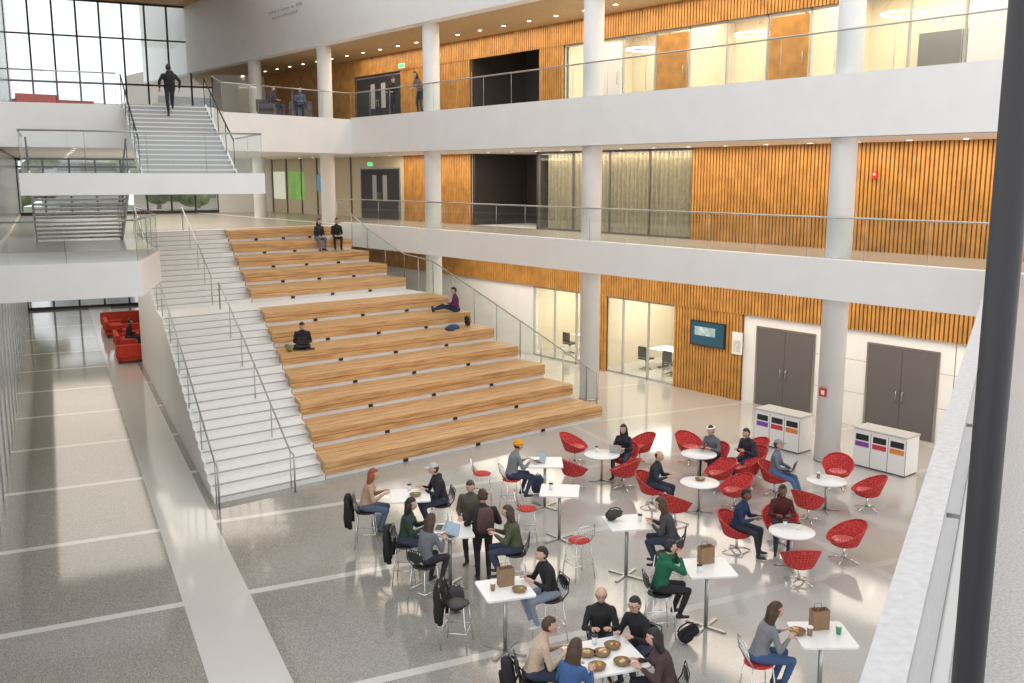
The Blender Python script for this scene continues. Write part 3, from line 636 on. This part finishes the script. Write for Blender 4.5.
def person(name,x,y,z0,face,seat=None,lean=8,head=(0,0),hands=None,feet=None,knee=None,shirt=(.05,.05,.05),pants=(.04,.05,.09),skin=SK1,hair=HB,style='short',hat=None,female=False,bulk=1.0,short=False,shoe=SHOE,hood=False,sc=1.0,pack=None,hem=0.0,elbow=(0.5,-.6,-.6),glasses=False):
    T=MB(); segs=[]; V=Vector
    P=V((0,0,(seat+.10) if seat is not None else .95))
    f0=math.radians(lean*.5); f1=math.radians(lean)
    u0=V((0,math.sin(f0),math.cos(f0))); u1=V((0,math.sin(f1),math.cos(f1)))
    wa=P+u0*.16; ch=wa+u1*.16; sh=ch+u1*.14; nb=sh+u1*.05
    hp=math.radians(lean*.4+head[1]); hy=math.radians(head[0]); hu=V((0,math.sin(math.radians(lean*.6)),math.cos(math.radians(lean*.6))))
    hc=nb+hu*.155+V((0,.02+.05*math.sin(hp),0)); Rh=Matrix.Rotation(hy,3,'Z')@Matrix.Rotation(-hp,3,'X')*1.05
    g=.9 if female else 1.0; k=bulk
    mt=WHITE
    T.loft([(P-u0*.10,.13,.09,u0),(P-u0*.04,.172,.125,u0),(P+u0*.04,.176*k,.13*k,u0),(wa,.152*k*(.93 if female else 1),.112*k,u1),(ch,.170*k*g,.125*k,u1),(ch+u1*.07,.180*k*g,.118*k,u1),(sh-u1*.02,.165*k*g,.095*k,u1),(sh+u1*.025,.125*g,.07,u1),(nb+u1*.01,.062,.055,u1)],mt,18)
    def cap(a,c,ra,rc,lab):
        T.tube([a,c],[ra,rc],mt,12); T.ell(a,(ra,)*3,mt,seg=10,rings=6); T.ell(c,(rc,)*3,mt,seg=10,rings=6); segs.append((a,c,ra,rc,lab))
    segs.append((P-u0*.10,P-u0*(.02+hem),.15,.15,1)); segs.append((P+u0*(.03-hem),wa,.15,.135,0)); segs.append((wa,sh,.135,.12,0)); segs.append((sh,sh+u1*.02,.09,.07,0))
    if female: 
        for s in(-1,1): T.ell(ch+u1*.03+V((s*.07,.095*k,0)),(.065,.05,.065),mt,seg=10,rings=6)
    cap(nb,hc-hu*.03,.054,.052,2)
    W2=.166*g*k
    if hands is None:
        hands=((-.08,.02,.80),(.08,.02,.80))
    wrists=[]
    for s,h in zip((-1,1),hands):
        a=sh+V((s*W2,0,-.035)); h=V(h)
        el,wr=ik(a,h,.285,.255,V((s*elbow[0],elbow[1],elbow[2])))
        cap(a,el,.056*k,.046*k,0); cap(el,el+(wr-el)*.5,.045*k,.040*k,2 if short else 0); cap(el+(wr-el)*.5,wr-(wr-el).normalized()*.02,.038*k,.031*k,2 if short else 0); cap(wr-(wr-el).normalized()*.02,wr,.028,.026,2)
        wrists.append((wr,wr-el,s))
    if feet is None:
        if seat is None: feet=((-.1,.02,.08),(.1,.02,.08))
        elif seat>.6: feet=((-.12,.28,.39),(.12,.30,.39))
        else: feet=((-.13,.38,.08),(.13,.44,.08))
    for i,(s,ft) in enumerate(zip((-1,1),feet)):
        hp_=P+V((s*.092,0,-.02)); kp=knee[i] if knee else (s*.12,1,.35)
        kn,an=ik(hp_,ft,.44,.43,kp)
        cap(hp_,kn,.092,.062,1); cap(kn,kn+(an-kn)*.45,.060,.056,1); cap(kn+(an-kn)*.45,an,.054,.042,1)
        fd=V((s*.15,1,0)).normalized()
        if len(ft)>3: fd=V(ft[3:6]).normalized()
        sole=an+V((0,0,-.045))
        cap(an,sole-fd*.03,.042,.036,3); cap(sole-fd*.03,sole+fd*.15,.036,.030,3)
    if seat is not None: T.ell(P+V((0,-.03,-.02)),(.178,.14,.09),mt,seg=14,rings=8)
    if hood: T.ell(nb+V((0,-.07,0))+u1*.0,(.10,.06,.06),mt,seg=12,rings=8); segs.append((nb+V((-.05,-.08,0)),nb+V((.05,-.08,0)),.06,.06,0))
    me=T.mesh('tmp'); o=bpy.data.objects.new('tmp',me); bpy.context.scene.collection.objects.link(o)
    r=o.modifiers.new('r','REMESH'); r.mode='VOXEL'; r.voxel_size=.018; sm=o.modifiers.new('s','SMOOTH'); sm.factor=.5; sm.iterations=4
    dg=bpy.context.evaluated_depsgraph_get(); ev=o.evaluated_get(dg); m2=ev.to_mesh()
    nv=len(m2.vertices); co=np.empty(nv*3); m2.vertices.foreach_get('co',co); co=co.reshape(-1,3)
    fs=[tuple(p.vertices) for p in m2.polygons]; fc=np.array([co[list(f)].mean(0) for f in fs])
    ev.to_mesh_clear(); bpy.data.objects.remove(o); bpy.data.meshes.remove(me)
    best=np.full(len(fs),9.);lab=np.zeros(len(fs),int)
    for a,c,ra,rc,l in segs:
        a=np.array(a);c=np.array(c);ab=c-a;t=np.clip(((fc-a)@ab)/max(ab@ab,1e-9),0,1); dd=np.linalg.norm(fc-(a+t[:,None]*ab),axis=1)-(ra+(rc-ra)*t)
        m_=dd<best; best[m_]=dd[m_]; lab[m_]=l
    ph=random.random()*6
    n_=np.sin(co[:,2]*48+co[:,0]*22+ph)*np.sin(co[:,1]*36+co[:,2]*17+ph)*.0035
    dirv=co.copy(); dirv[:,2]=0; dirv/=np.maximum(np.linalg.norm(dirv,axis=1),1e-3)[:,None]
    co=co+dirv*n_[:,None]
    b=MB(); ms=[cloth(shirt),cloth(pants),skin,shoe]
    ids=[b.idx(m) for m in ms]; b.v=[tuple(map(float,p)) for p in co]; b.f=fs; b.mi=[ids[l] for l in lab]; b.sm=[True]*len(fs)
    for wr,dv,s in wrists: build_hand(b,wr,dv,V((-s*.3,.1,-1)) if dv.normalized().z>-.8 else V((-s,.0,0)),-s,skin)
    build_head(b,hc,Rh,skin,hair,style,hat,glasses)
    if pack:
        R=Matrix.Rotation(-f1,3,'X'); backpack_mesh(b,ch+V((0,-.20*k-.03,0)),R,pack,1.05)
    ob=b.obj(name,(x,y,z0),math.radians(face-90)); ob.scale=(sc,)*3
    return ob
for x,y in ((16.16,16.43),(16.32,13.47),(18.05,14.95),(18.66,11.76),(15.36,10.37)): round_table(x,y)
for x,y,t in ((16.71,18.01,-59),(15.32,16.53,-9),(16.21,15.72,111),(18.04,16.93,161),(15.32,13.28,6),(17.85,14.15,150),(17.13,13.12,155),(19.06,16.10,-100),(18.60,13.93,120),(19.95,14.75,161),(20.22,12.46,211),(19.45,11.21,131),(17.75,11.60,10),(14.81,9.80,51),(16.39,9.86,150)): red_chair(x,y,t)
for t in ((12.81,14.25,-45),(12.55,12.06,-30),(12.07,9.73,-33),(11.47,7.16,-38),(10.22,15.93,-30),(9.71,13.81,-25),(8.93,11.20,-22),(8.64,8.66,-20,.95,.95),(13.88,15.95,-39)): bar_table(*t)
bar_chair(12.89,17.02,-39); bar_chair(12.17,14.55,-39); bar_chair(11.82,12.59,81); bar_chair(8.45,11.85,-50,BLK); bar_chair(12.6,11.1,100,BLK)
def seated(name,x,y,kind,face,lean=12,chair='auto',z0=0,**kw):
    st=.765 if kind=='bar' else (.47 if kind=='low' else kind)
    if 'hands' not in kw:
        zt=1.13 if kind=='bar' else .80
        kw['hands']=((-.12,.36,zt),(.12,.38,zt))
    person(name,x,y,z0,face,seat=st,lean=lean,**kw)
    if chair=='auto': chair='red' if kind=='low' else 'black'
    if chair=='red': red_chair(x,y,face)
    elif chair=='black': bar_chair(x,y,face,BLK)
    elif chair=='wire': bar_chair(x,y,face,RED)
# group A
seated('woman_with_red_hair',9.51,16.49,'bar',-36,lean=16,shirt=(.46,.31,.22),pants=(.10,.13,.2),hair=HRED,style='long',female=True)
seated('man_in_white_cap',10.94,15.85,'bar',160,lean=14,shirt=(.02,.02,.025),hair=HBR,hat=('cap',cloth((.5,.5,.5))),hood=True,bulk=1.12)
seated('student_in_orange_beanie',13.15,16.25,'bar',-19,lean=15,shirt=(.20,.22,.23),hair=HBR,hat=('beanie',cloth((.80,.33,.02))),bulk=1.05,chair='wire')
# group B
seated('woman_in_dark_green_top',9.16,14.45,'bar',-45,lean=10,shirt=(.02,.05,.035),hair=HB,style='long',female=True,bulk=1.05)
seated('woman_in_grey_top',8.89,13.43,'bar',12,lean=18,shirt=(.14,.15,.17),pants=(.03,.03,.04),hair=HBR,style='long',female=True)
person('standing_man_with_backpack',10.33,13.60,0,62,lean=4,head=(0,20),shirt=(.03,.022,.022),pants=(.02,.02,.025),hair=HBR,style='curly',bulk=1.22,pack=(.10,.05,.05),hands=((-.25,.28,1.05),(.25,.28,1.05)))
person('standing_student_in_olive_coat',10.62,14.35,0,215,lean=6,head=(0,15),shirt=(.09,.085,.06),pants=(.03,.03,.04),hair=HBR,style='short',bulk=1.15,hands=((-.15,.26,1.05),(.15,.26,1.05)))
seated('woman_in_olive_jacket',10.48,12.85,'bar',140,lean=12,shirt=(.08,.085,.05),hair=HBR,style='long',female=True,bulk=1.15)
seated('man_in_black_shirt',9.73,11.03,'bar',165,lean=14,shirt=(.015,.015,.018),pants=(.25,.30,.38),hair=HB,style='short',shoe=SHOEW)
# group C
seated('balding_man_in_black_shirt',9.32,9.45,'bar',228,lean=10,shirt=(.02,.02,.022),hair=HGR,style='crop',glasses=True)
seated('man_with_glasses',9.57,8.87,'bar',186,lean=16,shirt=(.015,.015,.018),hair=HB,style='short',glasses=True)
seated('woman_in_plaid_shirt',9.04,7.89,'bar',140,lean=18,shirt=(.07,.04,.045),hair=HB,style='long',female=True,bulk=1.1,pants=(.03,.03,.04))
seated('man_in_beige_sweater',7.88,9.26,'bar',-34,lean=20,shirt=(.52,.40,.30),pants=(.03,.04,.07),hair=HBR,style='short')
seated('woman_in_blue_top',7.72,8.40,'bar',16,lean=18,shirt=(.04,.10,.25),hair=HBR,style='long',female=True)
seated('woman_in_charcoal_sweater',13.02,11.36,'bar',128,lean=22,shirt=(.06,.06,.065),hair=HBR,style='long',female=True)
seated('man_in_green_hoodie',11.27,10.05,'bar',-30,lean=14,shirt=(.01,.12,.06),pants=(.02,.02,.025),hair=HB,style='short',hands=((-.08,.30,1.38),(.08,.30,1.36)),hood=True,bulk=1.1)
seated('woman_in_grey_sweater',10.64,7.61,'bar',-32,lean=20,shirt=(.2,.21,.23),pants=(.05,.10,.22),hair=HBR,style='long',female=True,chair='wire')
# red zone
seated('woman_with_laptop',16.99,16.48,'low',205,lean=8,shirt=(.02,.02,.025),hair=HB,style='long',female=True)
seated('bald_man_in_dark_shirt',15.80,14.40,'low',-66,lean=12,shirt=(.02,.03,.045),hair=HB,style='crop')
seated('student_with_white_headband',18.75,15.05,'low',188,lean=18,shirt=(.15,.16,.18),hair=HB,style='short',hat=('band',CUPW))
seated('student_in_black_jacket',19.25,14.27,'low',170,lean=20,shirt=(.03,.03,.05),hair=HB,bulk=1.2)
seated('man_in_grey_cap',18.68,13.15,'low',-69,lean=2,shirt=(.15,.19,.24),pants=(.10,.18,.35),hair=HBR,hat=('cap',cloth((.25,.27,.3))),hands=((-.1,.33,.70),(.1,.35,.70)),feet=((-.12,.6,.08),(.12,.62,.08)),shoe=SHOEW)
seated('man_in_navy_jacket',15.15,11.50,'low',-72,lean=14,shirt=(.015,.035,.09),pants=(.03,.035,.05),hair=HB,skin=SK3,feet=((-.13,.42,.08),(.13,.5,.08)))
seated('student_in_maroon_shirt',16.05,11.12,'low',223,lean=10,shirt=(.08,.015,.015),skin=SK3,hair=HB)
# tiers
seated('student_sitting_cross_legged',13.47,26.95,.0,243,z0=2.2,lean=18,chair=None,shirt=(.015,.018,.025),pants=(.03,.03,.035),hair=HB,bulk=1.12,head=(0,20),hands=((-.1,.3,.25),(.1,.3,.25)),feet=((.2,.25,.09,1,0.2,0),(-.2,.33,.09,-1,.2,0)),knee=((-1,.6,.2),(1,.6,.2)))
seated('student_reclining_with_laptop',20.15,28.1,.0,152,z0=2.64,lean=4,chair=None,shirt=(.13,.015,.08),pants=(.02,.03,.08),hair=HB,hands=((-.1,.32,.3),(.1,.34,.3)),feet=((-.08,.85,.1,0,.3,.95),(.08,.8,.1,0,.3,.95)),knee=((0,0,1),(0,0,1)),head=(0,15))
seated('seated_woman_in_black_jacket',19.1,36.42,.44,-95,z0=4.40,lean=10,chair=None,shirt=(.03,.03,.04),pants=(.13,.18,.28),hair=HB,style='long',female=True,hands=((-.1,.3,.62),(.1,.32,.62)))
seated('seated_man_in_dark_sweater',19.95,36.42,.44,-110,z0=4.40,lean=12,chair=None,shirt=(.02,.02,.02),pants=(.02,.02,.02),hair=HB,hands=((-.1,.3,.62),(.1,.32,.62)))
# upper levels
x,y=G(4.0,35.3); person('walking_man_with_backpack',x,y,9.46,76.5,lean=8,shirt=(.02,.02,.022),pants=(.02,.02,.025),hair=HB,bulk=1.15,feet=((-.1,-.22,.02),(.1,.30,.36)),pack=(.02,.02,.02),hands=((-.32,.1,.95),(.32,.05,.95)))
person('standing_man_in_dark_coat',22.9,36.3,9.9,200,lean=6,head=(0,12),shirt=(.03,.035,.05),pants=(.03,.03,.035),hair=HB,bulk=1.15,hands=((-.15,.3,1.1),(.15,.3,1.1)))
person('woman_leaning_on_railing',22.3,33.4,9.9,190,lean=28,shirt=(.2,.18,.16),pants=(.05,.06,.08),hair=HBR,style='long',female=True,hands=((-.1,.35,1.05),(.1,.35,1.05)))
for nm,xx,yy,fc,c in (('seated_student_in_dark_top',18.6,39.3,-60,(.03,.04,.08)),('seated_student_in_blue_top',19.9,39.2,-120,(.10,.14,.22))):
    person(nm,xx,yy,9.9,fc,seat=.49,shirt=c,lean=10,hands=((-.1,.32,.75),(.1,.32,.75)))
# couches
def couch(x,y,z,rz,L=1.9,col=REDS,name='red_couch'):
    b=MB(); b.box((0,0,.27),(L,.8,.26),col); b.box((0,-.36,.52),(L,.18,.5),col); b.box((-L/2+.08,0,.42),(.16,.8,.34),col); b.box((L/2-.08,0,.42),(.16,.8,.34),col)
    for i in range(2): b.box(((-.5+i)*(L-.36)/2,.05,.43),((L-.36)/2-.02,.62,.12),col)
    for sx in(-1,1):
        for sy in(-1,1): b.cyl(sx*(L/2-.1),sy*.33,0,.15,.025,DARK,8)
    b.obj(name,(x,y,z),math.radians(rz),bevel=.03)
for (q,p,r) in ((3.0,41.5,-13),(2.6,44.5,-103),(3.6,46.8,166),(2.4,49,-103),(4.7,44,77),(2.9,52,-13),(5,50,0)): couch(*G(q,p),0,r)
seated('student_on_red_couch',*G(2.75,44.7),.45,-13,lean=10,chair=None,shirt=(.02,.02,.02),hands=((-.1,.32,.7),(.1,.32,.7)))
for (q,p,r) in ((-.2,44,0),(1.3,47,0),(0,50,90),(2.2,50,180)): couch(*G(q,p),Z3,r,1.5)
for (x,y,r) in ((18.6,39.3,-150),(19.9,39.2,150)): couch(x,y,Z3,r,.95,GREYD,'lounge_armchair')
# small props
backpack(10.05,16.90,0,-19,(.25,.30,.38)); coat_on_chair(9.22,16.72,1.02,-36,(.012,.012,.014),.58)
coat_on_chair(8.27,12.07,1.02,-50,(.012,.012,.014),.58); coat_on_chair(8.93,14.70,1.02,-45,(.012,.012,.014),.58)
backpack(7.60,9.46,.58,-124,(.015,.015,.017)); backpack(11.42,9.55,0,61,(.012,.012,.013),.8,60)
backpack(14.35,16.75,0,-29,(.05,.06,.12)); backpack(12.42,12.28,1.07,31,(.05,.05,.045),.7,75); backpack(9.15,12.85,0,-19,(.05,.05,.055))
backpack(20.1,27.35,2.2,220,(.012,.012,.014),.75,20); backpack(12.85,26.65,2.2,200,(.22,.22,.08),.6,60); backpack(18.1,12.55,0,50,(.02,.02,.02),.8)
b=MB(); b.loft([((0,0,0),.36,.22,(0,0,1)),((0,0,.07),.32,.19,(0,0,1)),((.03,0,.13),.2,.12,(0,0,1)),((.03,0,.15),.08,.05,(0,0,1))],cloth((.03,.06,.16)),20); b.tube([(-.3,.05,.05),(-.45,-.1,.05),(-.4,-.3,.05)],[.06,.055,.04],cloth((.03,.06,.16)),8); b.obj('folded_blue_jacket',(19.35,27.2,2.2),.4)
laptop(13.72,16.03,1.07,-19); laptop(16.58,16.33,.72,205); laptop(9.62,14.02,1.07,-45); laptop(9.50,13.58,1.07,12); laptop(18.78,12.86,.665,-69,BLK); laptop(20.15-.27,28.1+.15,2.64+.27,152,GREYL); laptop(13.47-.14,26.95-.28,2.42,243,BLK)
for i,(x,y,z) in enumerate(((10.38,16.19,1.07),(18.63,11.96,.72),(16.20,16.66,.72),(11.80,9.68,1.07),(11.30,7.25,1.07),(15.53,10.35,.72),(12.77,11.94,1.07),(8.73,11.26,1.07),(8.75,8.98,1.07),(12.7,14.4,1.07))): cup(x,y,z,PAPER if i%3==1 else CUPW)
cup(11.66,7.02,1.07,mat('cup_green',(.05,.3,.15),.5)); cup(15.46,10.6,.72)
for x,y,z in ((8.45,8.82,1.07),(8.88,8.76,1.07),(8.66,8.36,1.07),(8.32,8.48,1.07),(8.62,8.70,1.07),(10.28,15.82,1.07),(16.43,13.55,.72),(11.22,7.40,1.07),(9.04,10.98,1.07)): foodtray(x,y,z)
paperbag(12.2,9.88,1.07,-19); paperbag(11.60,7.30,1.07,-29); paperbag(9.02,11.30,1.07,-19)
# ---------- lights ----------
def area(name,loc,sx,sy,power,col=(1,0.9,0.78),rot=(0,0,0)):
    l=bpy.data.lights.new(name,'AREA'); l.shape='RECTANGLE'; l.size=sx; l.size_y=sy; l.energy=power; l.color=col
    o=bpy.data.objects.new(name,l); o.location=loc; o.rotation_euler=rot; bpy.context.scene.collection.objects.link(o); return o
area('ceiling_light_ground',(23.9,20,ZB2-0.05),2.5,30,700,(1,.88,.74))
area('ceiling_light_second',(24.6,22,ZB3-0.05),2.0,38,950,(1,.86,.70))
area('ceiling_light_third',(24.4,24,ZB4-0.05),2.5,40,1100,(1,.86,.70))
area('curtain_fill',(XB+.15,26.2,ZB3-0.1),0.15,7.6,60,(1,.85,.66))  # fill added between glass and curtain to brighten the fabric, no fixture modelled
area('office_light_ground',(28.2,27,2.9),3,7,130)
area('office_light_third',(27.8,16,13.0),2,24,1000,(1,.89,.74))
gx,gy=G(1,45); area('ceiling_light_corridor',(gx,gy,ZB2-0.05),3,30,450,rot=(0,0,-0.236))
gx,gy=G(5,50); area('ceiling_light_lounge',(gx,gy,ZB3-0.05),8,16,750,rot=(0,0,-0.236))
w=bpy.data.worlds.new('world'); bpy.context.scene.world=w; w.use_nodes=True
w.node_tree.nodes['Background'].inputs[0].default_value=(0.985,0.985,1,1); w.node_tree.nodes['Background'].inputs[1].default_value=1.5
# ---------- camera ----------
cam=bpy.data.cameras.new('camera'); co=bpy.data.objects.new('camera',cam); bpy.context.scene.collection.objects.link(co)
cam.sensor_width=36; cam.lens=33.86; cam.clip_start=0.05; cam.clip_end=500
co.location=(0,0,7.5); co.rotation_euler=(math.radians(80.2),0,-math.radians(39))
bpy.context.scene.camera=co
bpy.context.scene.view_settings.view_transform='Standard'
